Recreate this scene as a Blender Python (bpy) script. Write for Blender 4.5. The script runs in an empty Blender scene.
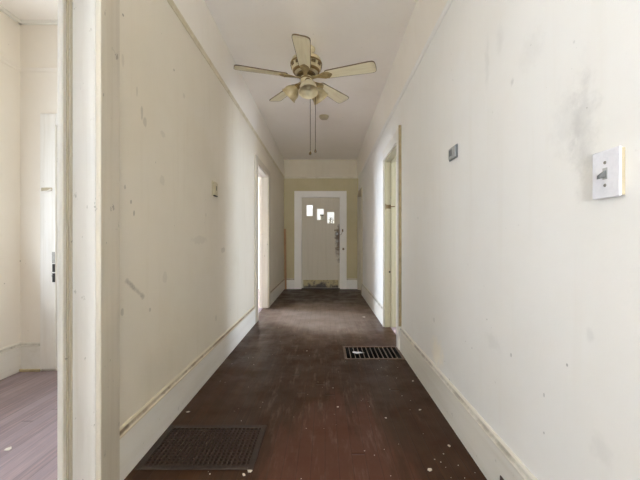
import bpy, bmesh, math, random
from mathutils import Vector, Matrix

random.seed(7)
R = math.radians
S = bpy.context.scene
COL = S.collection

# ------------------------------------------------------------------ layout (metres); x across the hall, y along it, z up
EYE = 1.091            # height of the viewpoint
F = 340.0              # focal length for a 640 wide frame
CEIL = 2.939
XL, XR = -0.935, 0.757  # hall side walls
YE = 7.73              # end wall
YB = -4.2              # wall behind
T = 0.14               # wall thickness
RAIL = 2.545
FAR = 2.86             # far wall of the near left room
XA = -2.563            # its left wall


def on_left(px, py):
    d = F * XL / (px - 325.0)
    return d, EYE + (241 - py) * d / F


def on_right(px, py):
    d = F * XR / (px - 325.0)
    return d, EYE + (241 - py) * d / F


def on_floor(px, py):
    d = F * EYE / (py - 241.0)
    return (px - 325.0) * d / F, d


# ------------------------------------------------------------------ materials
def lin(r, g, b):
    def c(v):
        v /= 255.0
        return v / 12.92 if v <= 0.04045 else ((v + 0.055) / 1.055) ** 2.4
    return (c(r), c(g), c(b), 1.0)


class NT:
    def __init__(self, name):
        self.m = bpy.data.materials.new(name)
        self.m.use_nodes = True
        self.t = self.m.node_tree
        self.n = self.t.nodes
        self.bsdf = self.n['Principled BSDF']
        self.co = self.n.new('ShaderNodeTexCoord').outputs['Object']

    def link(self, a, b):
        self.t.links.new(a, b)

    def put(self, sock, v):
        if hasattr(v, 'is_output') or isinstance(v, bpy.types.NodeSocket):
            self.link(v, sock)
        else:
            sock.default_value = v

    def math(self, op, a, b=0.0, c=None, clamp=False):
        n = self.n.new('ShaderNodeMath')
        n.operation = op
        n.use_clamp = clamp
        self.put(n.inputs[0], a)
        self.put(n.inputs[1], b)
        if c is not None:
            self.put(n.inputs[2], c)
        return n.outputs[0]

    def vmath(self, op, a, b=None):
        n = self.n.new('ShaderNodeVectorMath')
        n.operation = op
        self.put(n.inputs[0], a)
        if b is not None:
            self.put(n.inputs[1], b)
        return n

    def scale(self, v):
        return self.vmath('MULTIPLY', self.co, v).outputs[0]

    def noise(self, scale, detail=4, rough=.55, vec=None, dist=0.0):
        n = self.n.new('ShaderNodeTexNoise')
        n.inputs['Scale'].default_value = scale
        n.inputs['Detail'].default_value = detail
        n.inputs['Roughness'].default_value = rough
        n.inputs['Distortion'].default_value = dist
        self.link(vec or self.co, n.inputs['Vector'])
        return n.outputs['Fac']

    def ramp(self, v, a, b, lo=0.0, hi=1.0):
        n = self.n.new('ShaderNodeMapRange')
        n.interpolation_type = 'SMOOTHSTEP'
        self.put(n.inputs[0], v)
        n.inputs[1].default_value = a
        n.inputs[2].default_value = b
        n.inputs[3].default_value = lo
        n.inputs[4].default_value = hi
        return n.outputs[0]

    def mix(self, f, a, b, mode='MIX'):
        n = self.n.new('ShaderNodeMix')
        n.data_type = 'RGBA'
        n.blend_type = mode
        self.put(n.inputs[0], f)
        self.put(n.inputs[6], a)
        self.put(n.inputs[7], b)
        return n.outputs[2]

    def xyz(self):
        n = self.n.new('ShaderNodeSeparateXYZ')
        self.link(self.co, n.inputs[0])
        return n.outputs

    def spot(self, centre, inv, a=0.45, b=1.0, wob=None):
        """1 inside an ellipsoid about centre, 0 outside, edge broken by wob."""
        d = self.vmath('SUBTRACT', self.co, centre).outputs[0]
        l = self.vmath('LENGTH', self.vmath('MULTIPLY', d, inv).outputs[0]).outputs['Value']
        if wob is not None:
            l = self.math('ADD', l, wob)
        return self.ramp(l, a, b, 1.0, 0.0)

    def bump(self, h, strength=.2, dist=.01):
        n = self.n.new('ShaderNodeBump')
        n.inputs['Strength'].default_value = strength
        n.inputs['Distance'].default_value = dist
        self.link(h, n.inputs['Height'])
        self.link(n.outputs[0], self.bsdf.inputs['Normal'])

    def done(self, col, rough=.5, metal=0.0, spec=None):
        self.put(self.bsdf.inputs['Base Color'], col)
        self.put(self.bsdf.inputs['Roughness'], rough)
        self.bsdf.inputs['Metallic'].default_value = metal
        if spec is not None:
            self.bsdf.inputs['Specular IOR Level'].default_value = spec
        return self.m


def paint_wall(name, rgb, dirt, amount=.35, spots=(), rough=.6, pale=None, pale_spots=()):
    """Old painted plaster: mottling, faint vertical streaks, specks, and marks with places of their own."""
    k = NT(name)
    c = lin(*rgb)
    big = k.ramp(k.noise(1.3, 5, .6), .38, .72)
    streak = k.ramp(k.noise(2.2, 4, .6, vec=k.scale((6, 6, .45))), .52, .8)
    col = k.mix(k.math('MULTIPLY', big, amount), c, lin(*dirt))
    col = k.mix(k.math('MULTIPLY', streak, amount * .8), col, lin(*dirt))
    spk = k.ramp(k.noise(38, 2, .5), .745, .79)
    spk = k.math('MULTIPLY', spk, k.ramp(k.noise(2.0, 2, .5), .45, .6))
    col = k.mix(k.math('MULTIPLY', spk, .55), col, lin(92, 84, 74))
    if spots or pale_spots:
        wob = k.math('MULTIPLY_ADD', k.noise(24, 4, .65), 1.5, -.75)
        for (cen, inv, rgb2, st, hard) in spots:
            m = k.spot(cen, inv, .2 if not hard else .75, 1.0, wob)
            col = k.mix(k.math('MULTIPLY', m, st), col, lin(*rgb2))
        for (cen, inv, rgb2, st, hard) in pale_spots:
            m = k.spot(cen, inv, .3, 1.0, wob)
            col = k.mix(k.math('MULTIPLY', m, st), col, lin(*rgb2))
    h = k.math('ADD', k.noise(9, 5, .6), k.math('MULTIPLY', k.noise(90, 2, .5), .15))
    k.bump(h, .10, .02)
    return k.done(col, rough)


def paint_trim(name, rgb, chip=(96, 92, 78), amt=1.0, rough=.45, grain=(30, 30, 1.2), thr=.66):
    """Thick old gloss paint on wood: brush streaks, chips, grime."""
    k = NT(name)
    g = k.noise(1.0, 5, .65, vec=k.scale(grain))
    col = k.mix(k.ramp(g, .42, .8, 0, .35 * amt), lin(*rgb), lin(int(rgb[0] * .84), int(rgb[1] * .81), int(rgb[2] * .74)))
    ch = k.ramp(k.noise(26, 4, .7, vec=k.scale((1, 1, .55))), thr, thr + .04)
    ch = k.math('MULTIPLY', ch, k.ramp(k.noise(1.9, 2), .42, .58))
    col = k.mix(k.math('MULTIPLY', ch, .7 * amt), col, lin(*chip))
    k.bump(g, .15, .01)
    return k.done(col, rough)


def plain(name, rgb, rough=.5, metal=0.0, dirt=None, scale=12, amt=.6, spec=None):
    k = NT(name)
    col = lin(*rgb)
    if dirt:
        col = k.mix(k.ramp(k.noise(scale, 5, .65), .42, .7, 0, amt), col, lin(*dirt))
    return k.done(col, rough, metal, spec)


def left_marks():
    out = []
    for px, py, ry, rz, st in [(123, 15, .012, .012, .8), (174, 70, .014, .012, .8), (137, 92, .007, .045, .6),
                               (142, 113, .018, .06, .45), (145, 122, .03, .045, .4), (131, 202, .012, .02, .6),
                               (134, 213, .012, .025, .7), (125, 187, .014, .02, .45), (223, 250, .10, .04, .38),
                               (163, 134, .05, .03, .22), (184, 96, .03, .03, .25), (115, 128, .015, .09, .35),
                               (122, 312, .02, .03, .5), (206, 215, .015, .03, .4), (162, 180, .05, .05, .2),
                               (216, 318, .03, .05, .35), (150, 310, .02, .02, .4), (123, 60, .02, .05, .25),
                               (165, 278, .05, .05, .2), (200, 240, .25, .05, .18)]:
        d, z = on_left(px, py)
        out.append(((XL, d, z), (2.0, 1.5 / ry, 1.5 / rz), (96, 86, 72), st * (.8 if rz < .03 else .6), True))
    a, b = on_left(127, 281), on_left(143, 297)      # the long scratch low on the wall
    for i in range(9):
        t = i / 8
        out.append(((XL, a[0] + (b[0] - a[0]) * t, a[1] + (b[1] - a[1]) * t), (2.0, 1 / .024, 1 / .016), (110, 98, 82), .35, False))
    return out


def right_marks():
    out = []
    for px, py, ry, rz, st, hard in [(583, 128, .07, .22, .22, False), (570, 122, .11, .14, .16, False), (578, 152, .04, .14, .15, False),
                                     (512, 82, .018, .02, .35, False), (487, 62, .03, .15, .16, False), (500, 40, .04, .08, .14, False),
                                     (574, 42, .008, .008, .4, False), (511, 355, .008, .012, .5, True), (567, 365, .006, .007, .7, True),
                                     (544, 395, .005, .008, .5, True), (544, 433, .004, .005, .6, True), (590, 335, .02, .03, .16, False),
                                     (493, 342, .09, .05, .13, False), (434, 320, .01, .02, .4, True), (600, 450, .05, .05, .14, False),
                                     (418, 218, .012, .012, .4, True), (530, 50, .1, .1, .1, False)]:
        d, z = on_right(px, py)
        out.append(((XR, d, z), (2.0, 1 / ry, 1 / rz), (98, 97, 95), st * (.75 if hard else .6), hard))
    return out


M = {}
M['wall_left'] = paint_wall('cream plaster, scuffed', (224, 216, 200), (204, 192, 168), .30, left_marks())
_d, _z = on_right(437, 352)
M['wall_right'] = paint_wall('cream plaster, smudged', (238, 237, 234), (225, 220, 211), .26, right_marks(),
                             pale_spots=[((XR, _d, _z), (2.0, 1 / .16, 1 / .12), (246, 240, 226), .8, False)])
M['wall_end'] = paint_wall('yellowed cream paint', (194, 180, 140), (174, 158, 116), .4)
M['frieze_end'] = paint_wall('yellowed frieze paint', (212, 200, 176), (192, 178, 150), .35)
M['frieze'] = paint_wall('frieze paint', (241, 236, 227), (228, 220, 206), .3)
M['ceiling'] = paint_wall('ceiling paint', (243, 237, 228), (232, 224, 212), .3, rough=.7)
M['room'] = paint_wall('side room paint', (237, 230, 218), (226, 216, 200), .25)
M['white_room'] = paint_wall('side room white paint', (232, 230, 222), (220, 214, 200), .2)
M['trim'] = paint_trim('white gloss trim', (232, 228, 220))
M['trim_wall'] = paint_trim('grubby cream casing paint', (200, 191, 174), chip=(128, 120, 106), amt=1.0, thr=.645)
M['trim_base'] = paint_trim('baseboard gloss', (232, 228, 219), grain=(14, 1.0, 14), amt=.8)
M['trim_green'] = paint_trim('old pale green trim', (182, 174, 144), amt=1.2)
M['door'] = paint_trim('front door paint', (214, 203, 180), amt=.5)
M['glass_frost'] = None


def cap_material(name, rgb, dirt, lo, hi):
    k = NT(name)
    z = k.xyz()[2]
    n = k.ramp(k.noise(5, 5, .7, vec=k.scale((1, 1, 1))), .35, .6)
    band = k.math('MULTIPLY', k.ramp(z, lo, lo + .006), k.ramp(z, hi, hi + .006, 1, 0))
    col = k.mix(k.math('MULTIPLY', band, k.math('MULTIPLY_ADD', n, .6, .3)), lin(*rgb), lin(*dirt))
    return k.done(col, .5)


M['cap_left'] = cap_material('baseboard cap, worn brown', (214, 203, 180), (116, 94, 64), .214, .229)
M['cap_right'] = cap_material('baseboard cap, worn grey', (224, 219, 208), (150, 142, 128), .212, .228)


def floor_material(name, dark, red, pale, room=False):
    k = NT(name)
    x, y, z = k.xyz()
    W = .068
    idx = k.math('FLOOR', k.math('DIVIDE', x, W))
    fr = k.math('FRACT', k.math('DIVIDE', x, W))
    wn = k.n.new('ShaderNodeTexWhiteNoise')
    wn.noise_dimensions = '1D'
    k.link(idx, wn.inputs['W'])
    tone = wn.outputs['Value']
    # boards butt end to end at staggered places
    yy = k.math('FRACT', k.math('MULTIPLY_ADD', y, .31, k.math('MULTIPLY', tone, 7.3)))
    seam = k.math('MAXIMUM', k.ramp(k.math('ABSOLUTE', k.math('SUBTRACT', fr, .5)), .455, .495),
                  k.ramp(k.math('ABSOLUTE', k.math('SUBTRACT', yy, .5)), .4965, .499))
    grain = k.noise(1.0, 6, .7, vec=k.scale((55, 2.2, 1)))
    col = k.mix(k.ramp(tone, 0, 1, 0, .5), lin(*dark), lin(int(dark[0] * .8), int(dark[1] * .78), int(dark[2] * .76)))
    col = k.mix(k.ramp(grain, .45, .75, 0, .55), col, lin(int(dark[0] * 1.3), int(dark[1] * 1.22), int(dark[2] * 1.15)))
    if not room:
        wob = k.math('MULTIPLY_ADD', k.noise(1.0, 5, .65, vec=k.scale((9, 1.6, 1))), 1.6, -.8)
        m = k.spot((.04, 1.45, 0), (1 / .42, 1 / 1.15, 1), .55, 1.0, wob)
        col = k.mix(k.math('MULTIPLY', m, .75), col, lin(*red))
        m2 = k.spot((-.25, .95, 0), (1 / .8, 1 / .55, 1), .4, 1.0, wob)
        col = k.mix(k.math('MULTIPLY', m2, .35), col, lin(*red))
        # traffic wear: paler scuffed boards in the middle
        wear = k.math('MULTIPLY', k.ramp(k.noise(1.0, 6, .7, vec=k.scale((18, 3.0, 1))), .5, .72), k.spot((-.05, 3.6, 0), (1 / .75, 1 / 3.4, 1), .3, 1.0, wob))
        col = k.mix(k.math('MULTIPLY', wear, .35), col, lin(*pale))
        light_pool = k.spot((-.05, 5.0, 0), (1 / 1.1, 1 / 1.5, 1), .35, 1.0, k.math('MULTIPLY', wob, .35))  # daylight pool by the far doorway, painted in as paler boards
        col = k.mix(k.math('MULTIPLY', light_pool, .7), col, lin(*pale))
        # scratches of bare wood
        sc = k.ramp(k.noise(1.0, 3, .6, vec=k.scale((70, 9, 1)), dist=.6), .73, .78)
        sc = k.math('MULTIPLY', sc, k.ramp(k.noise(2.2, 3), .45, .62))
        col = k.mix(k.math('MULTIPLY', sc, .45), col, lin(150, 112, 92))
    col = k.mix(k.math('MULTIPLY', seam, .25 if room else .4), col, lin(26, 19, 16))
    rough = k.ramp(k.noise(4, 5, .65), .3, .75, .32 if not room else .4, .58 if not room else .6)
    k.bump(k.math('SUBTRACT', k.math('MULTIPLY', grain, .35), seam), .25, .006)
    return k.done(col, rough, 0, .17)


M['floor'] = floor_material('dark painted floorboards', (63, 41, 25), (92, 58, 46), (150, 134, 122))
M['floor_room'] = floor_material('side room floorboards', (152, 137, 140), (130, 90, 84), (170, 150, 140), True)
M['grate_iron'] = plain('brown cast iron', (62, 48, 40), .5, .3, (38, 29, 25), 30)
M['grate_mesh'] = plain('rubbed brown iron', (72, 54, 44), .5, .3, (50, 38, 31), 25)
M['grate_rim'] = plain('worn brown rim', (96, 76, 62), .5, 0, (140, 118, 100), 20, .7)
M['grate_bar'] = plain('worn steel bars', (150, 134, 118), .5, .2, (90, 74, 62), 40)
M['duct'] = plain('dark duct', (22, 18, 16), .8, 0, (14, 12, 11))
M['blade'] = None
M['brass'] = plain('tarnished antique brass', (150, 122, 76), .4, .8, (92, 74, 48), 18)
M['iron'] = plain('cream and brass blade iron', (176, 154, 106), .45, .3, (120, 98, 62), 22)
M['fan_cream'] = plain('aged cream enamel', (214, 200, 160), .4, 0, (170, 148, 98), 9, .7)
M['plastic_grey'] = plain('grey plastic', (176, 176, 174), .45, 0, (158, 158, 156), 20)
M['dark_grey'] = plain('dark grey plastic', (112, 114, 114), .45, 0, (90, 90, 92), 20)
M['beige_plastic'] = plain('yellowed beige plastic', (194, 182, 152), .45, 0, (176, 160, 122), 18)
M['dark'] = plain('black recess and shadow', (38, 32, 28), .7, 0, (28, 24, 20))
M['white_plastic'] = plain('white plastic', (232, 231, 236), .35, 0, (216, 216, 222), 40, .5)
M['brown_plastic'] = plain('brown bakelite', (84, 62, 54), .4, 0, (60, 44, 38), 30)
M['steel'] = plain('dull steel', (150, 146, 138), .35, .9, (110, 104, 94), 30)
M['old_brass'] = plain('dark old brass', (120, 100, 70), .4, .9, (66, 54, 40), 24)
M['wood'] = plain('bare pine', (176, 132, 88), .6, 0, (150, 106, 66), 8)
M['flake'] = plain('paint flake', (214, 206, 192), .6, 0, (190, 180, 164), 40)
M['outdoor_wall'] = plain('neighbour siding', (120, 116, 110), .8, 0, (104, 100, 94), 2)
M['outdoor_roof'] = plain('neighbour shingles', (70, 68, 70), .9, 0, (56, 54, 56), 5)
M['leaf'] = plain('tree leaves', (70, 84, 52), .8, 0, (52, 64, 40), 6)
M['bark'] = plain('tree bark', (74, 64, 54), .9, 0, (52, 46, 40), 6)
M['ground'] = plain('ground outside', (150, 146, 132), .9, 0, (130, 128, 112), 1)


def blade_material():
    k = NT('cream fan blade, dirty at the tip')
    g = k.noise(1.0, 4, .6, vec=k.scale((3, 40, 1)))
    col = k.mix(k.ramp(g, .4, .75, 0, .5), lin(232, 222, 190), lin(206, 190, 148))
    x = k.xyz()[0]
    tip = k.math('MULTIPLY', k.ramp(x, .62, .672), k.ramp(k.noise(14, 4, .6), .3, .6))
    col = k.mix(k.math('MULTIPLY', tip, .35), col, lin(120, 96, 58))
    return k.done(col, .45)


M['blade'] = blade_material()
M['blade_edge'] = plain('brown blade edge', (112, 88, 54), .5, 0, (80, 62, 38), 20)


def frost_material():
    k = NT('frosted cream glass')
    col = k.mix(k.ramp(k.noise(9, 4, .6), .4, .7, 0, .6), lin(228, 216, 184), lin(196, 174, 126))
    k.bsdf.inputs['Transmission Weight'].default_value = .35
    return k.done(col, .4)


M['glass_frost'] = frost_material()


def amber_material():
    k = NT('dusty amber glass')
    col = k.mix(k.ramp(k.noise(16, 4, .6), .4, .7, 0, .6), lin(206, 186, 140), lin(150, 124, 80))
    k.bsdf.inputs['Transmission Weight'].default_value = .3
    return k.done(col, .35)


M['amber'] = amber_material()


def pane_material():
    m = bpy.data.materials.new('clear window pane')
    m.use_nodes = True
    t = m.node_tree
    t.nodes.clear()
    o = t.nodes.new('ShaderNodeOutputMaterial')
    a = t.nodes.new('ShaderNodeBsdfTransparent')
    b = t.nodes.new('ShaderNodeBsdfGlossy')
    b.inputs['Roughness'].default_value = .03
    x = t.nodes.new('ShaderNodeMixShader')
    x.inputs[0].default_value = .06
    t.links.new(a.outputs[0], x.inputs[1])
    t.links.new(b.outputs[0], x.inputs[2])
    t.links.new(x.outputs[0], o.inputs[0])
    return m


M['pane'] = pane_material()


def grime_door():
    """Front door paint with the black hand grime round its locks."""
    k = NT('front door paint, grimy at the locks')
    g = k.noise(1.0, 5, .65, vec=k.scale((30, 30, 1.2)))
    c1, c2 = lin(208, 198, 178), lin(190, 178, 152)
    col = k.mix(k.ramp(g, .42, .8, 0, .5), c1, c2)
    wob = k.math('MULTIPLY_ADD', k.noise(13, 5, .7), 1.8, -.9)
    for cen, inv, st in [((.335, YE, 1.03), (1 / .12, 1, 1 / .50), .7), ((.31, YE, 1.18), (1 / .12, 1, 1 / .17), .8),
                         ((.33, YE, .98), (1 / .09, 1, 1 / .16), .7), ((.33, YE, 1.25), (1 / .10, 1, 1 / .22), .6)]:
        m = k.spot(cen, inv, .35, 1.0, wob)
        col = k.mix(k.math('MULTIPLY', m, st), col, lin(82, 56, 36))
    k.bump(g, .12, .01)
    return k.done(col, .6)


M['door'] = grime_door()


def kick_material():
    k = NT('stained brass kick plate')
    z = k.xyz()[2]
    st = k.ramp(k.math('ADD', k.noise(7, 5, .7), k.math('MULTIPLY', z, -1.6)), .18, .45)
    col = k.mix(st, lin(178, 160, 116), lin(58, 46, 34))
    col = k.mix(k.ramp(k.noise(11, 4), .52, .7, 0, .7), col, lin(60, 48, 34))
    return k.done(col, .45, .15)


M['kick'] = kick_material()


# ------------------------------------------------------------------ mesh helpers
def box(bm, x0, x1, y0, y1, z0, z1):
    v = [bm.verts.new((x, y, z)) for x in (x0, x1) for y in (y0, y1) for z in (z0, z1)]
    for f in ((0, 1, 3, 2), (4, 6, 7, 5), (0, 4, 5, 1), (2, 3, 7, 6), (0, 2, 6, 4), (1, 5, 7, 3)):
        bm.faces.new([v[i] for i in f])


def prism(bm, pts, axis, a, b):
    """Extrude a closed 2D outline between a and b along axis ('x','y','z')."""
    def P(p, t):
        if axis == 'y':
            return (p[0], t, p[1])
        if axis == 'x':
            return (t, p[0], p[1])
        return (p[0], p[1], t)
    A = [bm.verts.new(P(p, a)) for p in pts]
    B = [bm.verts.new(P(p, b)) for p in pts]
    n = len(pts)
    for i in range(n):
        bm.faces.new((A[i], A[(i + 1) % n], B[(i + 1) % n], B[i]))
    bm.faces.new(A)
    bm.faces.new(B[::-1])


def lathe(bm, prof, c=(0, 0, 0), seg=28, mat=None):
    """Spin a (radius, z) profile round a vertical axis through c; mat tilts it."""
    rings = []
    for r, z in prof:
        ring = []
        if r < 1e-5:
            p = Vector((0, 0, z))
            ring = [bm.verts.new((mat @ p if mat else p) + Vector(c))]
        else:
            for i in range(seg):
                a = 2 * math.pi * i / seg
                p = Vector((r * math.cos(a), r * math.sin(a), z))
                ring.append(bm.verts.new((mat @ p if mat else p) + Vector(c)))
        rings.append(ring)
    for A, B in zip(rings, rings[1:]):
        if len(A) == 1 and len(B) == 1:
            continue
        for i in range(seg):
            j = (i + 1) % seg
            if len(A) == 1:
                bm.faces.new((A[0], B[j], B[i]))
            elif len(B) == 1:
                bm.faces.new((A[i], A[j], B[0]))
            else:
                bm.faces.new((A[i], A[j], B[j], B[i]))


def tube(bm, pts, r, seg=8):
    pts = [Vector(p) for p in pts]
    rings = []
    for i, p in enumerate(pts):
        d = (pts[min(i + 1, len(pts) - 1)] - pts[max(i - 1, 0)]).normalized()
        u = d.cross(Vector((0, 0, 1)) if abs(d.z) < .9 else Vector((1, 0, 0))).normalized()
        w = d.cross(u)
        rr = r[i] if isinstance(r, (list, tuple)) else r
        rings.append([bm.verts.new(p + rr * (math.cos(2 * math.pi * k / seg) * u + math.sin(2 * math.pi * k / seg) * w)) for k in range(seg)])
    for A, B in zip(rings, rings[1:]):
        for k in range(seg):
            bm.faces.new((A[k], A[(k + 1) % seg], B[(k + 1) % seg], B[k]))
    bm.faces.new(rings[0][::-1])
    bm.faces.new(rings[-1])


def obj(name, bm, mat, parent=None, smooth=False, bevel=0.0):
    bmesh.ops.recalc_face_normals(bm, faces=bm.faces[:])
    me = bpy.data.meshes.new(name)
    bm.to_mesh(me)
    bm.free()
    o = bpy.data.objects.new(name, me)
    COL.objects.link(o)
    me.materials.append(mat)
    if smooth:
        for p in me.polygons:
            p.use_smooth = True
        try:
            me.set_sharp_from_angle(angle=R(42))
        except Exception:
            pass
    if bevel:
        b = o.modifiers.new('bevel', 'BEVEL')
        b.width = bevel
        b.segments = 2
        b.limit_method = 'ANGLE'
    if parent:
        o.parent = parent
    return o


def struct(name, bm, mat, parent=None, bevel=0.0, smooth=False):
    o = obj(name, bm, mat, parent, smooth, bevel)
    if not parent:
        o['kind'] = 'structure'
    return o


def tag(o, label, cat, group=None, kind=None):
    o['label'] = label
    o['category'] = cat
    if group:
        o['group'] = group
    if kind:
        o['kind'] = kind
    return o


def thing(name, label, cat, loc=(0, 0, 0), group=None):
    o = bpy.data.objects.new(name, None)
    COL.objects.link(o)
    o.location = loc
    return tag(o, label, cat, group)


def B(*a):
    bm = bmesh.new()
    for x in a:
        box(bm, *x)
    return bm


# ------------------------------------------------------------------ room shell
# doorways: near left, far left, right, end right (y0, y1, head)
DA = (.62, 1.40, 2.15)
DB = (4.66, 5.55, 2.15)
DC = (3.50, 4.32, 2.11)
DD = (6.95, 7.60, 2.09)


def wall_with_doors(name, x0, x1, y0, y1, doors, mat, z1=CEIL):
    bm = bmesh.new()
    y = y0
    for a, b, h in doors:
        box(bm, x0, x1, y, a, 0, z1)
        box(bm, x0, x1, a, b, h, z1)
        y = b
    box(bm, x0, x1, y, y1, 0, z1)
    return struct(name, bm, mat)


wall_with_doors('wall_left', XL - T, XL, YB, YE, [DA, DB], M['wall_left'])
wall_with_doors('wall_right', XR, XR + T, YB, YE, [DC, DD], M['wall_right'])

# end wall, with the front door's opening
DX0, DX1, DH = -.545, .350, 2.095
struct('wall_end', B((XL - T, DX0, YE, YE + T, 0, CEIL), (DX1, XR + T, YE, YE + T, 0, CEIL), (DX0, DX1, YE, YE + T, DH, CEIL)), M['wall_end'])

# wall behind, with an unseen window opening added to light the hall
FW = (-.925, -.38, .15, 2.00)
struct('wall_back', B((XL - T, FW[0], YB - T, YB, 0, CEIL), (FW[1], XR + T, YB - T, YB, 0, CEIL),
                      (FW[0], FW[1], YB - T, YB, 0, FW[2]), (FW[0], FW[1], YB - T, YB, FW[3], CEIL)), M['wall_end'])

# hall floor with two openings for the heating grates
GA = (-.885, -.365, 1.640, 1.985)
GB = (.200, .722, 3.145, 3.495)


def floor_mesh(x0, x1, y0, y1, holes, z=0, t=.05):
    xs = sorted({x0, x1, *[h[0] for h in holes], *[h[1] for h in holes]})
    ys = sorted({y0, y1, *[h[2] for h in holes], *[h[3] for h in holes]})
    bm = bmesh.new()
    for i in range(len(xs) - 1):
        for j in range(len(ys) - 1):
            cx, cy = (xs[i] + xs[i + 1]) / 2, (ys[j] + ys[j + 1]) / 2
            if any(h[0] < cx < h[1] and h[2] < cy < h[3] for h in holes):
                continue
            box(bm, xs[i], xs[i + 1], ys[j], ys[j + 1], z - t, z)
    bmesh.ops.remove_doubles(bm, verts=bm.verts[:], dist=1e-5)
    return bm


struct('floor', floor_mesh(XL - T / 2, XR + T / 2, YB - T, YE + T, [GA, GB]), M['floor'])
struct('ceiling', B((-3.9, 3.9, YB - T, YE + T, CEIL, CEIL + .06)), M['ceiling'])

# frieze boards above the picture rail; the right one leans a little out of true
bm = bmesh.new(); prism(bm, [(XL, RAIL), (XL + .006, RAIL), (XL + .006, CEIL), (XL, CEIL)], 'y', YB, YE)
struct('trim_1', bm, M['frieze'])
bm = bmesh.new(); prism(bm, [(XR, RAIL), (XR - .008, RAIL), (XR - .050, CEIL), (XR, CEIL)], 'y', YB, YE)
struct('trim_2', bm, M['frieze'])
struct('trim_3', B((XL, XR, YE - .006, YE, RAIL, CEIL)), M['frieze_end'])


def rail_profile(s):
    return [(0, -.032), (.005 * s, -.032), (.008 * s, -.016), (.013 * s, -.008), (.013 * s, .004), (.009 * s, .008), (0, .008)]


def rail(name, x, s, y0, y1, mat):
    bm = bmesh.new()
    prism(bm, [(x + a, RAIL + b) for a, b in rail_profile(s)], 'y', y0, y1)
    return struct(name, bm, mat)


M['rail'] = plain('picture rail, yellowed', (216, 206, 182), .5, 0, (192, 178, 146), 8, .6)
rail('trim_4', XL, 1, YB, YE, M['rail'])
rail('trim_5', XR, -1, YB, YE, M['wall_right'])
bm = bmesh.new(); prism(bm, [(YE + a, RAIL + b) for a, b in rail_profile(-1)], 'x', XL, XR)
struct('trim_6', bm, M['rail'])

# baseboards: a board with a moulded cap
BASE = [(0, 0), (.016, 0), (.016, .205), (0, .205)]
CAP = [(0, .205), (.021, .205), (.021, .214), (.013, .220), (.010, .230), (.006, .240), (0, .242)]


def baseboard(name, axis, at, s, spans, capmat=None):
    a = bmesh.new()
    b = bmesh.new()
    for u0, u1 in spans:
        prism(a, [(at + s * p, q) for p, q in BASE], axis, u0, u1)
        prism(b, [(at + s * p, q) for p, q in CAP], axis, u0, u1)
    o = struct(name, a, M['trim_base'])
    obj('cap_moulding', b, capmat or M['cap_right'], o)
    return o


baseboard('baseboard_left', 'y', XL, 1, [(YB, .49), (1.515, 4.50), (5.69, YE)], M['cap_left'])
baseboard('baseboard_right', 'y', XR, -1, [(YB, 3.365), (4.335, 6.86)], M['cap_right'])
baseboard('baseboard_end', 'x', YE, -1, [(XL, DX0 - .15), (DX1 + .14, XR)], M['cap_left'])


# door casings and jambs
def casing(name, x, s, y0, y1, h, near=.13, far=.13, head=.10, t=.022, mat=None, jmat=None, depth=T, stop=True):
    """Casing boards on the hall face, jamb lining through the wall, and a stop bead."""
    mat = mat or M['trim']
    bm = bmesh.new()
    box(bm, x, x + s * t, y0 - near, y0, 0, h + head)
    box(bm, x, x + s * t, y1, y1 + far, 0, h + head)
    box(bm, x, x + s * t, y0, y1, h, h + head)
    o = struct(name, bm, mat, bevel=.004)
    j = bmesh.new()
    xi = x - s * depth
    box(j, xi - s * .001, x + s * .001, y0 - .001, y0 + .018, 0, h)
    box(j, xi - s * .001, x + s * .001, y1 - .018, y1 + .001, 0, h)
    box(j, xi - s * .001, x + s * .001, y0 + .018, y1 - .018, h - .018, h + .001)
    obj('jamb', j, jmat or mat, o, bevel=.002)
    if stop:
        k = bmesh.new()
        m = x - s * depth * .55
        box(k, m, m - s * .035, y0 + .018, y0 + .030, 0, h - .018)
        box(k, m, m - s * .035, y1 - .030, y1 - .018, 0, h - .018)
        box(k, m, m - s * .035, y0 + .030, y1 - .030, h - .030, h - .018)
        obj('stop_bead', k, jmat or mat, o, bevel=.003)
    return o


# near left doorway: the far jamb fills the picture's left side, so it is built board by board
bm = B((XL, XL + .023, DA[0] - .13, DA[0], 0, DA[2] + .12), (XL, XL + .023, 1.383, 1.513, 0, DA[2] + .12), (XL, XL + .023, DA[0], 1.383, DA[2], DA[2] + .12))
ca = struct('trim_7', bm, M['trim_wall'], bevel=.004)
M['trim_jamb'] = paint_trim('grubby white jamb', (214, 210, 203), chip=(136, 132, 120), amt=1.1, thr=.64)
j = B((XL - .094, XL, 1.384, 1.402, 0, DA[2]), (XL - T, XL - .094, 1.395, 1.402, 0, DA[2]), (XL - T, XL, DA[0] - .002, DA[0] + .016, 0, DA[2]), (XL - T, XL, DA[0] + .016, 1.384, DA[2] - .016, DA[2]))
obj('jamb', j, M['trim_jamb'], ca, bevel=.003)
M['groove'] = paint_trim('grubby bead', (190, 180, 160), amt=1.4)
bm = bmesh.new()
for cx, w in ((XL - .105, .009), (XL - .119, .010)):
    lathe(bm, [(0, 0), (w * .55, 0), (w * .55, DA[2] - .016), (0, DA[2] - .016)], (cx, 1.394, 0), 12)
obj('stop_bead', bm, M['groove'], ca, smooth=True)
obj('back_casing', B((XL - T - .012, XL - T + .012, 1.379, 1.50, 0, DA[2] + .12), (XL - T - .022, XL - T, DA[0] - .13, DA[0], 0, DA[2] + .12), (XL - T - .022, XL - T, DA[0], 1.379, DA[2], DA[2] + .12)), M['trim'], ca, bevel=.004)

cb = casing('trim_8', XL, 1, *DB, near=.155, far=.125, head=.09, mat=M['trim_wall'], jmat=M['trim'])
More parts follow.
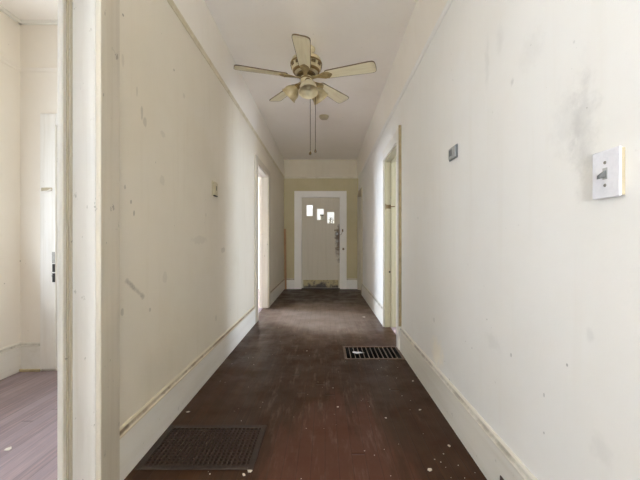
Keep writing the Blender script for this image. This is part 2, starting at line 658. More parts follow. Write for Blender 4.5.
# strike plate on the far jamb of the far left doorway
obj('strike_plate', B((XL - .075, XL - .02, DB[1] - .024, DB[1] - .016, .98, 1.12)), M['trim'], cb, bevel=.002)
cc = casing('trim_9', XR, -1, *DC, near=.115, far=.015, head=.12, mat=M['trim'], jmat=M['trim_green'])
M['bare_edge'] = plain('bare brown wood edge', (158, 139, 104), .6, 0, (124, 104, 72), 14)
obj('bare_edge', B((XR - .026, XR, DC[0] - .135, DC[0] - .115, .243, DC[2] + .13)), M['bare_edge'], cc, bevel=.003)
obj('back_casing', B((XR + T, XR + T + .02, DC[1] - .014, DC[1] + .10, 0, DC[2] + .1), (XR + T, XR + T + .02, DC[0] - .10, DC[0], 0, DC[2] + .1), (XR + T, XR + T + .02, DC[0], DC[1] - .014, DC[2], DC[2] + .1)), M['trim'], cc, bevel=.003)
# old hinge leaves left on the right doorway's far jamb
for z in (.28, 1.50):
    h = B((XR + .02, XR + .085, DC[1] - .021, DC[1] - .017, z, z + (.05 if z > 1 else .09)))
    hg = obj('hinge_leaf', h, M['old_brass'] if z > 1 else M['trim_green'], cc, bevel=.002)
    if z > 1:
        k = bmesh.new(); tube(k, [(XR + .012, DC[1] - .024, z - .01), (XR + .012, DC[1] - .024, z + .06)], .006, 10)
        obj('hinge_pin', k, M['old_brass'], hg, smooth=True)
        k = B((XR + .055, XR + .125, DC[1] - .040, DC[1] - .021, z + .018, z + .032))
        obj('latch', k, M['old_brass'], hg, bevel=.003)
bm = bmesh.new()
tube(bm, [(XR + .06, DC[1] - .017, .70), (XR + .06, DC[1] - .026, .70)], .012, 12)
obj('bolt_hole', bm, M['dark'], cc)
M['grey_trim'] = paint_trim('grubby grey trim', (190, 178, 152), amt=1.0)
cd = casing('trim_10', XR, -1, *DD, near=.09, far=.11, head=.09, mat=M['grey_trim'])
# the end right doorway holds a closed, brown-painted door set back in the wall
dd = struct('door_4', B((XR + .085, XR + .125, DD[0] + .02, DD[1] - .02, .008, DD[2] - .02)), plain('dull brown door', (128, 108, 82), .5, 0, (100, 82, 60), 6), bevel=.003)
bm = bmesh.new(); lathe(bm, [(0, 0), (.012, 0), (.012, .03), (.028, .04), (.030, .055), (.018, .068), (0, .07)], (XR + .085, DD[0] + .09, 1.0), 16, Matrix.Rotation(R(-90), 3, 'Y'))
obj('door_knob', bm, M['old_brass'], dd, smooth=True)

# ------------------------------------------------------------------ front door at the end of the hall
bm = B((DX0 - .150, DX0 + .004, YE - .024, YE, 0, DH + .13), (DX1 - .004, DX1 + .140, YE - .024, YE, 0, DH + .13), (DX0 + .004, DX1 - .004, YE - .024, YE, DH, DH + .13))
ce = struct('trim_11', bm, M['frieze'], bevel=.004)
obj('jamb', B((DX0 - .001, DX0 + .012, YE - .004, YE + T, 0, DH), (DX1 - .012, DX1 + .001, YE - .004, YE + T, 0, DH), (DX0 + .012, DX1 - .012, YE - .004, YE + T, DH - .012, DH + .001)), M['frieze'], ce)
obj('threshold', B((DX0 + .012, DX1 - .012, YE - .03, YE + T, 0, .014)), M['dark'], ce)  # black colour paints in the shadow line under the door

L0, L1, LT = DX0 + .016, DX1 - .016, DH - .016
Y0, Y1 = YE + .012, YE + .056
PANES = [(-.420, -.280, 1.660, 1.909), (-.180, -.030, 1.573, 1.825), (.052, .209, 1.493, 1.752)]
xs = sorted({L0, L1, *[p[0] for p in PANES], *[p[1] for p in PANES]})
zs = sorted({.020, LT, *[p[2] for p in PANES], *[p[3] for p in PANES]})
bm = bmesh.new()
for i in range(len(xs) - 1):
    for q in range(len(zs) - 1):
        cx, cz = (xs[i] + xs[i + 1]) / 2, (zs[q] + zs[q + 1]) / 2
        if not any(p[0] < cx < p[1] and p[2] < cz < p[3] for p in PANES):
            box(bm, xs[i], xs[i + 1], Y0, Y1, zs[q], zs[q + 1])
bmesh.ops.remove_doubles(bm, verts=bm.verts[:], dist=1e-5)
# drop the inner faces left between neighbouring cells
bm.verts.index_update()
seen = {}
for f in bm.faces:
    seen.setdefault(tuple(sorted(v.index for v in f.verts)), []).append(f)
bmesh.ops.delete(bm, geom=[f for fs in seen.values() if len(fs) > 1 for f in fs], context='FACES_ONLY')
d1 = struct('door_1', bm, M['door'])
for p in PANES:
    e = .016
    bm = B((p[0] - e, p[0], Y0 - .010, Y0 + .004, p[2] - e, p[3] + e), (p[1], p[1] + e, Y0 - .010, Y0 + .004, p[2] - e, p[3] + e),
           (p[0], p[1], Y0 - .010, Y0 + .004, p[3], p[3] + e), (p[0], p[1], Y0 - .010, Y0 + .004, p[2] - e, p[2]))
    fr = obj('pane_frame', bm, M['door'], d1, bevel=.003)
    obj('pane', B((p[0], p[1], Y0 + .018, Y0 + .022, p[2], p[3])), M['pane'], fr)
obj('kick_plate', B((L0 + .035, L1 - .03, Y0 - .005, Y0, .026, .205)), M['kick'], d1)
knob_rot = Matrix.Rotation(R(90), 3, 'X')
bm = bmesh.new(); lathe(bm, [(0, 0), (.034, 0), (.034, .006), (.014, .010), (.012, .035), (.026, .045), (.030, .058), (.022, .070), (0, .074)], (.272, Y0, 1.085), 20, knob_rot)
obj('door_knob', bm, M['steel'], d1, smooth=True)
bm = bmesh.new(); lathe(bm, [(0, 0), (.032, 0), (.030, .014), (.024, .020), (0, .020)], (.268, Y0, 1.255), 20, knob_rot)
box(bm, .263, .273, Y0 - .034, Y0 - .02, 1.24, 1.27)
obj('deadbolt', bm, M['steel'], d1, smooth=True)
sb = obj('slide_bolt', B((.235, .320, Y0 - .012, Y0, .905, .945)), M['old_brass'], d1, bevel=.003)
bm = bmesh.new(); tube(bm, [(.24, Y0 - .014, .925), (.33, Y0 - .014, .925)], .007, 8)
obj('bolt_rod', bm, M['steel'], sb, smooth=True)
obj('chain_track', B((.210, .318, Y0 - .010, Y0, 1.325, 1.350)), M['old_brass'], d1, bevel=.003)
# keepers screwed to the casing on the lock side
obj('bolt_keeper', B((DX1 + .045, DX1 + .085, YE - .042, YE - .024, .885, .935)), M['old_brass'], ce, bevel=.003)
bm = B((DX1 + .035, DX1 + .065, YE - .036, YE - .024, 1.30, 1.36))
ck = obj('chain_keeper', bm, M['old_brass'], ce, bevel=.003)
bm = bmesh.new()
pts = [(DX1 + .05 - .075 * t, YE - .04 - .004 * math.sin(t * 3.1), 1.315 - .09 * math.sin(math.pi * t * .62)) for t in [i / 14 for i in range(15)]]
tube(bm, pts, [.005 if i % 2 else .0035 for i in range(15)], 6)
obj('chain', bm, M['old_brass'], ck)

# ------------------------------------------------------------------ near left room
struct('floor_left', B((XA - T, XL - T / 2, YB - T, FAR + T, -.05, -.001)), M['floor_room'])
WA = (.05, .95, .70, 2.40)      # y0, y1, z0, z1 of the windows in its left wall
WE = (1.30, 2.40, .60, 2.35)  # second window, added to brighten the room


def side_wall(name, x0, x1, y0, y1, w, mat):
    return struct(name, B((x0, x1, y0, w[0], 0, CEIL), (x0, x1, w[1], y1, 0, CEIL), (x0, x1, w[0], w[1], 0, w[2]), (x0, x1, w[0], w[1], w[3], CEIL)), mat)


struct('wall_room_left', B((XA - T, XA, YB, WA[0], 0, CEIL), (XA - T, XA, WA[1], WE[0], 0, CEIL), (XA - T, XA, WE[1], FAR, 0, CEIL),
                           *[(XA - T, XA, w_[0], w_[1], 0, w_[2]) for w_ in (WA, WE)], *[(XA - T, XA, w_[0], w_[1], w_[3], CEIL) for w_ in (WA, WE)]), M['room'])
OX0, OX1, OH = -2.250, -1.45, 2.06
struct('wall_room_far', B((XA - T, OX0, FAR, FAR + T, 0, CEIL), (OX1, XL - T, FAR, FAR + T, 0, CEIL), (OX0, OX1, FAR, FAR + T, OH, CEIL)), M['room'])
struct('wall_room_back', B((XA - T, XL - T, YB - T, YB, 0, CEIL)), M['room'])
baseboard('baseboard_room_left', 'y', XA, 1, [(YB, FAR)])
o = baseboard('baseboard_room_far', 'x', FAR, -1, [(XA, -2.378), (OX1 + .126, XL - T)])
M['shoe'] = plain('bare shoe moulding', (196, 180, 144), .6, 0, (160, 140, 104), 12)
obj('shoe_moulding', B((XA, -2.378, FAR - .03, FAR - .016, .0, .022)), M['shoe'], o, bevel=.004)
bm = bmesh.new(); prism(bm, [(XA + a, RAIL + b) for a, b in rail_profile(1)], 'y', YB, FAR)
struct('trim_12', bm, M['room'])
bm = bmesh.new(); prism(bm, [(FAR + a, RAIL + b) for a, b in rail_profile(-1)], 'x', XA, XL - T)
struct('trim_13', bm, M['room'])
# ceiling bead
bm = B((XA, XL - T, FAR - .022, FAR, CEIL - .03, CEIL))
struct('trim_14', bm, M['white_room'])
bm = B((XA, XA + .022, YB, FAR, CEIL - .03, CEIL))
struct('trim_15', bm, M['white_room'])
# casing and closed door in the far wall of that room
c2 = struct('trim_16', B((-2.378, OX0, FAR - .024, FAR, .022, OH + .095), (OX1, OX1 + .126, FAR - .024, FAR, 0, OH + .095), (OX0, OX1, FAR - .024, FAR, OH, OH + .095)), M['trim'], bevel=.004)
obj('jamb', B((OX0 - .001, OX0 + .016, FAR - .002, FAR + T, 0, OH), (OX1 - .016, OX1 + .001, FAR - .002, FAR + T, 0, OH), (OX0 + .016, OX1 - .016, FAR - .002, FAR + T, OH - .016, OH)), M['trim'], c2)
obj('strike_plate', B((-2.275, -2.2535, FAR - .027, FAR - .023, .905, 1.00)), M['steel'], c2)
obj('latch_slot', B((-2.272, -2.2515, FAR - .028, FAR - .023, .832, .900), (-2.272, -2.2515, FAR - .028, FAR - .023, .748, .822)), M['dark'], c2)
d2 = struct('door_2', B((OX0 + .02, OX1 - .02, FAR + .05, FAR + .09, .008, OH - .02)), M['trim'], bevel=.003)
bm = bmesh.new(); lathe(bm, [(0, 0), (.03, 0), (.03, .006), (.012, .01), (.012, .035), (.027, .05), (.02, .066), (0, .07)], (OX1 - .1, FAR + .05, 1.0), 16, knob_rot)
obj('door_knob', bm, M['old_brass'], d2, smooth=True)

hk = thing('coat_hook', 'small pale hook screwed to the white casing in the left room', 'hook', (-2.32, FAR - .024, 1.52))
obj('back_plate', B((-.045, .045, -.006, 0, -.012, .016)), M['grey_trim'], hk, bevel=.003)
bm = bmesh.new()
tube(bm, [(-.04, -.006, .0), (-.03, -.03, -.018), (0, -.045, -.024), (.03, -.03, -.018), (.04, -.006, .0)], .0065, 8)
obj('hook_arm', bm, M['trim'], hk, smooth=True)

# ------------------------------------------------------------------ far left room and right room (seen only through their doorways)
XB = -3.60
WB = (5.75, 6.95, 1.05, 2.60)
struct('floor_room_b', B((XB - T, XL - T / 2, FAR + T, YE + T, -.05, -.001)), M['floor_room']).name = 'floor_far_left'
side_wall('wall_far_room_left', XB - T, XB, FAR + T, YE + T, WB, M['white_room'])
struct('wall_far_room_end', B((XB, XL - T, YE, YE + T, 0, CEIL)), M['white_room'])
struct('wall_far_room_near', B((XB, XA - T, FAR, FAR + T, 0, CEIL)), M['white_room'])

XC = 3.30
WC = (3.30, 4.25, .55, 2.20)
struct('floor_right', B((XR + T / 2, XC + T, 1.6, 6.0, -.05, -.001)), M['floor_room'])
side_wall('wall_right_room_right', XC, XC + T, 1.6, 6.0, WC, M['white_room'])
struct('wall_right_room_near', B((XR + T, XC, 1.6 - T, 1.6, 0, CEIL)), M['white_room'])
struct('wall_right_room_far', B((XR + T, XC, 6.0, 6.0 + T, 0, CEIL)), M['white_room'])


def window(name, axis, at, s, u0, u1, z0, z1):
    """Frame, two sashes with a meeting rail, sill and panes in a wall whose inner face is at `at`; s points outdoors."""
    def bb(bm, a, b, c, d, e, f):
        lo, hi = sorted((at + s * a, at + s * b))
        if axis == 'x':
            box(bm, lo, hi, c, d, e, f)
        else:
            box(bm, c, d, lo, hi, e, f)
    bm = bmesh.new()
    bb(bm, -.02, T, u0, u0 + .03, z0, z1)
    bb(bm, -.02, T, u1 - .03, u1, z0, z1)
    bb(bm, -.02, T, u0 + .03, u1 - .03, z1 - .03, z1)
    bb(bm, -.02, T, u0 + .03, u1 - .03, z0, z0 + .03)
    o = struct(name, bm, M['trim'], bevel=.003)
    zm = (z0 + z1) / 2
    for a, b, dep in ((z0 + .03, zm + .02, .05), (zm - .02, z1 - .03, .09)):
        k = bmesh.new()
        bb(k, dep, dep + .035, u0 + .03, u0 + .075, a, b)
        bb(k, dep, dep + .035, u1 - .075, u1 - .03, a, b)
        bb(k, dep, dep + .035, u0 + .075, u1 - .075, a, a + .045)
        bb(k, dep, dep + .035, u0 + .075, u1 - .075, b - .045, b)
        q = obj('sash', k, M['trim'], o)
        k = bmesh.new()
        bb(k, dep + .014, dep + .018, u0 + .075, u1 - .075, a + .045, b - .045)
        obj('pane', k, M['pane'], q)
    k = bmesh.new()
    bb(k, -.06, 0, u0 - .05, u1 + .05, z0 - .03, z0)
    obj('sill', k, M['trim'], o, bevel=.003)
    return o


window('window_1', 'x', XA, -1, *WA)
window('fill_window_left', 'x', XA, -1, *WE)  # added window, gives the near left room more light
window('window_2', 'x', XB, -1, *WB)
window('window_3', 'x', XC, 1, *WC)
window('fill_window_back', 'y', YB, -1, *FW)  # added window behind the viewpoint, there for fill light

# ------------------------------------------------------------------ ceiling fan
FX, FY, FZ = -.180, 3.27, 2.662
fan = thing('ceiling_fan', 'old cream five-blade ceiling fan with brass light kit and pull chains', 'ceiling fan', (FX, FY, CEIL))
Z = FZ - CEIL     # blade plane in the fan's own frame
bm = bmesh.new()
lathe(bm, [(0, 0), (.085, 0), (.085, -.012), (.070, -.045), (.050, -.068), (.050, -.080)], (0, 0, 0), 32)
obj('canopy', bm, M['fan_cream'], fan, smooth=True)
bm = bmesh.new()
lathe(bm, [(.05, -.075), (.105, -.085), (.138, -.105), (.148, -.135), (.148, -.165), (.140, -.195), (.120, -.222), (.085, -.240), (0, -.242)], (0, 0, 0), 40)
mot = obj('motor_housing', bm, M['fan_cream'], fan, smooth=True)
bm = bmesh.new()
lathe(bm, [(.146, -.142), (.153, -.146), (.153, -.158), (.146, -.162)], (0, 0, 0), 40)
obj('brass_band', bm, M['brass'], mot, smooth=True)
bm = bmesh.new()
lathe(bm, [(.118, -.215), (.130, -.212), (.128, -.226), (.112, -.232)], (0, 0, 0), 40)
obj('brass_band', bm, M['brass'], mot, smooth=True)
for i in range(12):
    bm = bmesh.new()
    a = 2 * math.pi * i / 12
    c, s = math.cos(a), math.sin(a)
    p = [Vector((.1485 * c - .022 * s * q, .1485 * s + .022 * c * q, 0)) for q in (-1, 1)]
    n = Vector((c, s, 0)) * .003
    v = [bm.verts.new(x) for x in (p[0] + n + Vector((0, 0, -.166)), p[1] + n + Vector((0, 0, -.166)), p[1] * .955 + n + Vector((0, 0, -.190)), p[0] * .955 + n + Vector((0, 0, -.190)))]
    w = [bm.verts.new(x.co - n * 2.5) for x in v]
    bm.faces.new(v)
    bm.faces.new(w[::-1])
    for q in range(4):
        bm.faces.new((v[q], w[q], w[(q + 1) % 4], v[(q + 1) % 4]))
    obj('vent_slot', bm, M['old_brass'], mot)
bm = bmesh.new()
lathe(bm, [(0, -.240), (.082, -.240), (.090, -.248), (.090, -.262), (.078, -.272), (0, -.272)], (0, 0, 0), 36)
obj('flywheel', bm, M['old_brass'], fan, smooth=True)

# one blade along +x, pitched; then turned into place five times
PITCH = R(12)


def blade_outline(grow=0.0):
    r0, r1 = .185, .672
    pts = []
    for i in range(9):       # rounded root
        a = R(90 + 180 * i / 8)
        pts.append((r0 + .03 + (.03 + grow) * math.cos(a), (.052 + grow) * math.sin(a)))
    pts.append((r1 - .06, -.072 - grow))
    for i in range(11):
        a = R(-90 + 180 * i / 10)
        ca, sa = math.cos(a), math.sin(a)
        pts.append((r1 - .045 + (.045 + grow) * abs(ca) ** .6, (.072 + grow) * (1 if sa > 0 else -1) * abs(sa) ** .6))
    pts.append((r1 - .06, .072 + grow))
    return pts


for i in range(5):
    ang = R(-90.5 + 72 * i)
    rot = Matrix.Rotation(ang, 4, 'Z')
    tilt = Matrix.Rotation(-PITCH, 4, 'X')     # the clockwise-leading edge rides high
    bm = bmesh.new()
    prism(bm, blade_outline(), 'z', -.004, .004)
    bl = obj('blade', bm, M['blade'], fan)
    bl.matrix_local = Matrix.Translation((0, 0, Z)) @ rot @ tilt
    bm = bmesh.new()
    o1, o2 = blade_outline(.0025), blade_outline(-.0015)
    n = len(o1)
    for zz0, zz1 in ((-.0045, .0045),):
        A = [bm.verts.new((p[0], p[1], zz0)) for p in o1]
        Bv = [bm.verts.new((p[0], p[1], zz1)) for p in o1]
        C = [bm.verts.new((p[0], p[1], zz0)) for p in o2]
        D = [bm.verts.new((p[0], p[1], zz1)) for p in o2]
        for q in range(n):
            w = (q + 1) % n
            bm.faces.new((A[q], A[w], Bv[w], Bv[q]))
            bm.faces.new((A[q], C[q], C[w], A[w]))
            bm.faces.new((Bv[q], Bv[w], D[w], D[q]))
            bm.faces.new((C[q], D[q], D[w], C[w]))
    obj('edge_band', bm, M['blade_edge'], bl)
    # ornate blade iron from flywheel to blade
    bm = bmesh.new()
    prism(bm, [(.060, -.022), (.110, -.016), (.150, -.030), (.185, -.044), (.225, -.040), (.250, -.018), (.262, 0),
               (.250, .018), (.225, .040), (.185, .044), (.150, .030), (.110, .016), (.060, .022)], 'z', -.012, -.0045)
    for bx, by in ((.205, -.024), (.205, .024), (.238, 0)):
        lathe(bm, [(0, -.018), (.006, -.017), (.007, -.012), (0, -.012)], (bx, by, 0), 10)
    ir = obj('blade_iron', bm, M['iron'], fan, bevel=.002)
    ir.matrix_local = Matrix.Translation((0, 0, Z)) @ rot @ tilt

bm = bmesh.new()
lathe(bm, [(.050, -.270), (.056, -.280), (.056, -.318), (.046, -.334), (.030, -.345), (.030, -.362), (.044, -.370), (.044, -.385), (.026, -.400), (.010, -.410), (0, -.412)], (0, 0, 0), 28)
obj('switch_housing', bm, M['fan_cream'], fan, smooth=True)
bm = bmesh.new()
lathe(bm, [(.057, -.284), (.060, -.288), (.060, -.294), (.057, -.298)], (0, 0, 0), 28)
obj('brass_band', bm, M['brass'], fan, smooth=True)
bm = bmesh.new()
lathe(bm, [(.044, -.368), (.050, -.374), (.050, -.380), (.044, -.386)], (0, 0, 0), 28)
obj('brass_band', bm, M['brass'], fan, smooth=True)
for i, (deg, tl) in enumerate([(-78, 20), (42, 50), (162, 50)]):
    a = R(deg)
    ax = Vector((math.cos(a), math.sin(a), 0))
    down = Vector((0, 0, -1))
    d = (ax * math.sin(R(tl)) + down * math.cos(R(tl))).normalized()
    p0 = ax * .035 + Vector((0, 0, -.350))
    p1 = ax * .075 + Vector((0, 0, -.335))
    p2 = ax * .092 + Vector((0, 0, -.348))
    bm = bmesh.new()
    tube(bm, [p0, (p0 + p1) / 2 + Vector((0, 0, .006)), p1, p2], .009, 10)
    arm = obj('lamp_arm', bm, M['brass'], fan, smooth=True)
    zq = Vector((0, 0, 1)).rotation_difference(d).to_matrix()
    bm = bmesh.new()
    lathe(bm, [(0, -.014), (.022, -.014), (.028, -.004), (.030, .020), (.026, .024), (0, .024)], p2, 20, zq)
    obj('socket_cup', bm, M['brass'], arm, smooth=True)
    bm = bmesh.new()
    # bell shade, open mouth, with wall thickness
    kz = 1.28 if i == 0 else 1.22
    out = [(r_ * kz, z_ * kz) for r_, z_ in ((.024, .010), (.034, .022), (.050, .038), (.060, .058), (.062, .078), (.064, .092), (.072, .104))]
    inn = [(r - .003, z + .001) for r, z in out[::-1]]
    lathe(bm, out + inn, p2, 28, zq)
    obj('lamp_shade', bm, M['glass_frost'] if i == 0 else M['amber'], arm, smooth=True)
    bm = bmesh.new()
    lathe(bm, [(0, .024), (.012, .026), (.014, .036), (.026, .056), (.027, .072), (.016, .088), (0, .092)], p2, 18, zq)
    obj('bulb', bm, M['glass_frost'], arm, smooth=True)
for cx, cy, zb, kind in ((.040, -.035, 1.935, 0), (.088, .0, 1.965, 1)):
    bm = bmesh.new()
    top = -.325 if kind == 0 else -.318
    r0 = .05 if kind == 0 else .052
    a = math.atan2(cy, cx)
    tube(bm, [(r0 * math.cos(a), r0 * math.sin(a), top), (cx, cy, top - .012), (cx, cy, zb - CEIL)], .0028, 6)
    ch = obj('pull_chain', bm, M['old_brass'], fan)
    bm = bmesh.new()
    lathe(bm, [(0, .012), (.004, .010), (.011, -.004), (.013, -.014), (.009, -.024), (0, -.027)], (cx, cy, zb - CEIL), 12)
    obj('pull_knob', bm, M['blade_edge'], ch, smooth=True)

# smoke detector beyond the fan
sd = thing('smoke_detector', 'small round cream smoke detector on the ceiling behind the fan', 'smoke detector', (-.015, 5.03, CEIL))
bm = bmesh.new(); lathe(bm, [(0, 0), (.072, 0), (.072, -.010), (0, -.010)], (0, 0, 0), 28)
obj('base_plate', bm, M['beige_plastic'], sd, smooth=True)
bm = bmesh.new(); lathe(bm, [(.068, -.010), (.066, -.028), (.054, -.042), (.030, -.046), (0, -.046)], (0, 0, 0), 28)
obj('cover', bm, M['beige_plastic'], sd, smooth=True)

# ------------------------------------------------------------------ things on the walls
d0, z0 = on_left(214, 189)
th = thing('wall_thermostat', 'small beige thermostat on the scuffed left wall', 'thermostat', (XL, d0, z0))
obj('back_plate', B((0, .006, -.062, .062, -.064, .064)), M['beige_plastic'], th, bevel=.003)
obj('cover', B((.006, .018, -.050, .050, -.050, .054)), M['beige_plastic'], th, bevel=.006)
obj('temperature_slot', B((.017, .0195, .000, .014, -.012, .026)), M['dark'], th)
obj('shadow_strip', B((.006, .020, -.040, .040, -.064, -.054)), M['dark'], th, bevel=.002)  # dark strip painted in for the shadow below the cover

d0, z0 = on_right(454, 153)
tw = thing('wall_thermostat', 'grey rectangular thermostat on the right wall', 'thermostat', (XR, d0, z0))
obj('back_plate', B((-.007, 0, -.060, .060, -.038, .038)), M['dark_grey'], tw, bevel=.002)
obj('cover', B((-.014, -.007, -.050, .054, -.032, .032)), M['plastic_grey'], tw, bevel=.004)
obj('display', B((-.0152, -.0135, -.004, .040, -.014, .022)), M['dark_grey'], tw)

d0, z0 = .8985, 1.268
sw = thing('light_switch', 'large white light switch plate with toggle on the near right wall', 'light switch', (XR, d0, z0))
obj('back_box', B((-.010, 0, -.041, .040, -.060, .060)), M['grey_trim'], sw)
bm = B((-.017, -.010, -.045, .044, -.0635, .0635))
obj('cover_plate', bm, M['white_plastic'], sw, bevel=.003)
bm = bmesh.new(); prism(bm, [(-.017, .010), (-.017, -.008), (-.036, -.014), (-.035, -.004)], 'y', -.005, .005)
obj('toggle', bm, M['dark_grey'], sw, bevel=.001)
obj('toggle_slot', B((-.0178, -.016, -.0075, .0075, -.014, .016)), M['plastic_grey'], sw)
for z in (-.030, .030):
    bm = bmesh.new()
    lathe(bm, [(0, 0), (.0045, 0), (.0038, .0016), (0, .002)], (-.017, 0, z), 12, Matrix.Rotation(R(-90), 3, 'Y'))
    obj('screw', bm, M['steel'], sw, smooth=True)

ol = thing('wall_outlet', 'brown outlet cover set sideways in the right baseboard', 'outlet', (XR - .016, 1.375, .070))
obj('cover_plate', B((-.006, 0, -.057, .057, -.035, .035)), M['brown_plastic'], ol, bevel=.002)
for y in (-.022, .022):
    q = obj('receptacle', B((-.009, -.006, y - .015, y + .015, -.014, .014)), M['brown_plastic'], ol, bevel=.003)
    obj('slot', B((-.0095, -.0085, y - .008, y + .006, .004, .006), (-.0095, -.0085, y - .008, y + .006, -.006, -.004)), M['dark'], q)

# ------------------------------------------------------------------ floor grates
def grate(name, g, label, mesh_x, mesh_y, rim, barmat, rimmat, w, hgt):
    x0, x1, y0, y1 = g
    o = thing(name, label, 'floor grate', ((x0 + x1) / 2, (y0 + y1) / 2, 0), 'heating grates in the hall floor')
    hx, hy = (x1 - x0) / 2, (y1 - y0) / 2
    e = rim
    obj('rim', B((-hx - e, -hx + .006, -hy - e, hy + e, 0, .006), (hx - .006, hx + e, -hy - e, hy + e, 0, .006),
                 (-hx + .006, hx - .006, -hy - e, -hy + .006, 0, .006), (-hx + .006, hx - .006, hy - .006, hy + e, 0, .006)), rimmat, o, bevel=.002)
    bm = bmesh.new()
    for i in range(1, mesh_x):
        x = -hx + 2 * hx * i / mesh_x
        box(bm, x - w, x + w, -hy, hy, -hgt, .002)
    for i in range(1, mesh_y):
        y = -hy + 2 * hy * i / mesh_y
        box(bm, -hx, hx, y - w, y + w, -hgt, -.0005)
    obj('grille', bm, barmat, o)
    t = .003
    obj('duct', B((-hx, -hx + t, -hy, hy, -.30, -.008), (hx - t, hx, -hy, hy, -.30, -.008), (-hx + t, hx - t, -hy, -hy + t, -.30, -.008),
                  (-hx + t, hx - t, hy - t, hy, -.30, -.008), (-hx, hx, -hy, hy, -.303, -.30)), M['duct'], o)
    return o


grate('floor_grate', GA, 'large brown mesh heating grate in the floor by the left baseboard', 22, 15, .022, M['grate_mesh'], M['grate_iron'], .0030, .010)
grate('floor_grate', GB, 'heating grate with pale parallel bars beside the right baseboard', 12, 1, .018, M['grate_bar'], M['grate_rim'], .0021, .012)

# ------------------------------------------------------------------ loose things on the floor
sx, sy = on_floor(357, 354)
bm = bmesh.new()
pr = [(-.045, -.012), (-.02, -.03), (.0, -.012), (.05, -.016), (.075, .004), (.03, .012), (.0, .02), (-.015, .034), (-.04, .018)]
prism(bm, pr, 'z', .0, .0015)
for v in bm.verts:
    v.co.z += .012 * abs(math.sin(v.co.x * 40)) + .004
ps = obj('paper_scrap', bm, M['white_plastic'])
ps.location = (sx, sy, .002)
tag(ps, 'crumpled white paper scrap lying on the barred floor grate', 'paper scrap')

lx, ly = XL + .012 + .03, YE - .035
wb = bmesh.new()
prism(wb, [(-.022, -.007), (.022, -.007), (.022, .007), (-.022, .007)], 'z', 0, 1.36)
o = obj('wooden_strip', wb, M['wood'], bevel=.002)
o.location = (XL + .050, YE - .075, .006)
o.rotation_euler = (R(-1.4), R(-.8), 0)
tag(o, 'bare pine strip leaning upright in the far left corner', 'wood strip')


def flake(px, py, r, label, room=False):
    x, y = on_floor(px, py)
    bm = bmesh.new()
    r *= .82
    n = random.randint(5, 7)
    pts = [(r * random.uniform(.6, 1.25) * math.cos(2 * math.pi * i / n) * 1.3, r * random.uniform(.6, 1.25) * math.sin(2 * math.pi * i / n)) for i in range(n)]
    prism(bm, pts, 'z', 0, .0018)
    o = obj('paint_flake', bm, M['flake'])
    o.location = (x, y, .0003)
    o.rotation_euler = (0, 0, random.uniform(0, 6))
    return tag(o, label, 'paint flake', 'loose paint flakes on the floor')


flake(188, 412, .010, 'white paint flake by left baseboard just beyond the mesh grate')
flake(413, 381, .010, 'white paint flake nearest the right baseboard, just past the barred grate')
flake(449, 446, .010, 'white paint flake low at right, near the brown outlet')
flake(386, 418, .008, 'white paint flake on the boards midway along the right side')
flake(420, 410, .009, 'white paint flake between the midway flake and the right baseboard')
flake(338, 407, .008, 'white paint flake on the reddish boards in the middle of the hall')
flake(430, 470, .014, 'tan paint flake nearest the bottom right of the floor')
flake(307, 351, .009, 'white paint flake on the bare boards left of the barred grate')
flake(250, 471, .016, 'larger white flake at the near corner of the mesh grate')
flake(244, 475, .012, 'white flake touching bottom edge beside the mesh grate corner')
flake(8, 449, .020, 'white paint flake on the mauve floor of the left room')
flake(333, 388, .006, 'tiny white flake beyond the reddish boards, centre of hall')
flake(364, 317, .026, 'pale sliver of paint fallen by the far right baseboard')

bm = bmesh.new()
rr = random.Random(3)
for i in range(150):
    x = rr.uniform(XL + .05, XR - .05)
    y = 1.3 + 5.2 * rr.random() ** 1.6
    if any(h[0] - .03 < x < h[1] + .03 and h[2] - .03 < y < h[3] + .03 for h in (GA, GB)):
        continue
    r = rr.uniform(.001, .0036)
    n = 4
    a0 = rr.uniform(0, 6)
    prism(bm, [(x + r * rr.uniform(.6, 1.5) * math.cos(a0 + 2 * math.pi * q / n), y + r * rr.uniform(.6, 1.8) * math.sin(a0 + 2 * math.pi * q / n)) for q in range(n)], 'z', 0.0002, .0014)
o = obj('paint_dust', bm, M['flake'])
tag(o, 'tiny pale specks of paint and grit strewn over the dark floorboards', 'debris', kind='stuff')

# ------------------------------------------------------------------ outdoors, seen through the door's three small panes
g = struct('ground', B((-60, 60, -60, 60, -.6, -.42)), M['ground'])
nb = thing('gate_pillar', 'dark pillar outside, seen through the middle pane of the front door', 'pillar', (-.11, 24.0, -.42))
obj('shaft', B((-.21, .23, 0, .44, 0, 3.30)), M['outdoor_wall'], nb, bevel=.02)
obj('cap', B((-.25, .27, -.04, .48, 3.30, 3.38)), M['outdoor_roof'], nb, bevel=.02)
tr = thing('young_tree', 'small dark tree outside, seen through the lowest right pane of the front door', 'tree', (.26, 18.0, -.42))
bm = bmesh.new(); tube(bm, [(0, 0, 0), (.02, 0, 1.5), (-.01, 0, 2.3), (.03, 0, 2.75)], [.06, .05, .035, .02], 8)
tube(bm, [(0, 0, 2.2), (.12, 0, 2.45), (.16, .05, 2.7)], [.025, .02, .012], 6)
obj('trunk', bm, M['bark'], tr, smooth=True)
bm = bmesh.new()
rr = random.Random(9)
for i in range(70):
    c = Vector((rr.gauss(.06, .09), rr.gauss(0, .1), rr.gauss(2.62, .10)))
    q = Matrix.Rotation(rr.uniform(0, 6), 3, 'Z') @ Matrix.Rotation(rr.uniform(0, 3), 3, 'X')
    bm.faces.new([bm.verts.new(c + q @ Vector(p)) for p in ((-.03, 0, 0), (0, .014, 0), (.03, 0, 0), (0, -.014, 0))])
obj('foliage', bm, M['leaf'], tr)

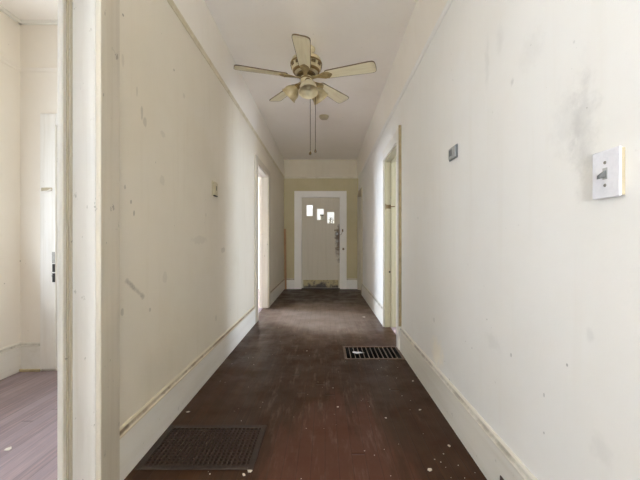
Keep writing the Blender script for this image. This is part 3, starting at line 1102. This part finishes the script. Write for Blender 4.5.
# ------------------------------------------------------------------ daylight
def sky_light(name, loc, rot, sx, sy, power, col):
    l = bpy.data.lights.new(name, 'AREA')
    l.shape = 'RECTANGLE'
    l.size, l.size_y = sx, sy
    l.energy = power
    l.color = col
    o = bpy.data.objects.new(name, l)
    COL.objects.link(o)
    o.location = loc
    o.rotation_euler = rot
    return o


DAY = (.74, .845, 1.0)
for nm, w_, pw, tilt in (('daylight_near_left', WA, 31, -62), ('fill_left_corner', WE, 48, -112)):  # the corner lamp is added fill for the room and its ceiling
    sky_light(nm, (XA - T - .05, (w_[0] + w_[1]) / 2, (w_[2] + w_[3]) / 2), (0, R(tilt), 0), w_[3] - w_[2], w_[1] - w_[0], pw, DAY)
sky_light('daylight_far_left', (XB - T - .05, (WB[0] + WB[1]) / 2, (WB[2] + WB[3]) / 2), (0, R(-34), 0), WB[3] - WB[2], WB[1] - WB[0], 470, DAY)
sky_light('daylight_right', (XC + T + .05, (WC[0] + WC[1]) / 2, (WC[2] + WC[3]) / 2), (0, R(90), 0), WC[3] - WC[2], WC[1] - WC[0], 168, DAY)
sky_light('fill_behind', ((FW[0] + FW[1]) / 2, YB - T - .05, (FW[2] + FW[3]) / 2), (R(160), 0, 0), FW[1] - FW[0], FW[3] - FW[2], 560, DAY)  # added fill lamp behind the viewpoint, aimed up at the ceiling

w = bpy.data.worlds.new('overcast sky')
S.world = w
w.use_nodes = True
bg = w.node_tree.nodes['Background']
bg.inputs[0].default_value = (.93, .97, 1.0, 1)
bg.inputs[1].default_value = .95

# ------------------------------------------------------------------ camera
cam = bpy.data.cameras.new('camera')
cam.sensor_width = 36
cam.lens = F / 640 * 36
cam.shift_x = -5 / 640
cam.shift_y = 1 / 640
cam.clip_start = .02
co = bpy.data.objects.new('camera', cam)
COL.objects.link(co)
co.location = (0, 0, EYE)
co.rotation_euler = (R(90), 0, 0)
S.camera = co

S.view_settings.view_transform = 'Standard'
S.view_settings.look = 'None'
S.view_settings.gamma = 1
S.view_settings.use_curve_mapping = False
S.view_settings.exposure = 0.07
S.cycles.use_denoising = True
S.cycles.max_bounces = 16
S.cycles.diffuse_bounces = 12
S.cycles.sample_clamp_indirect = 0
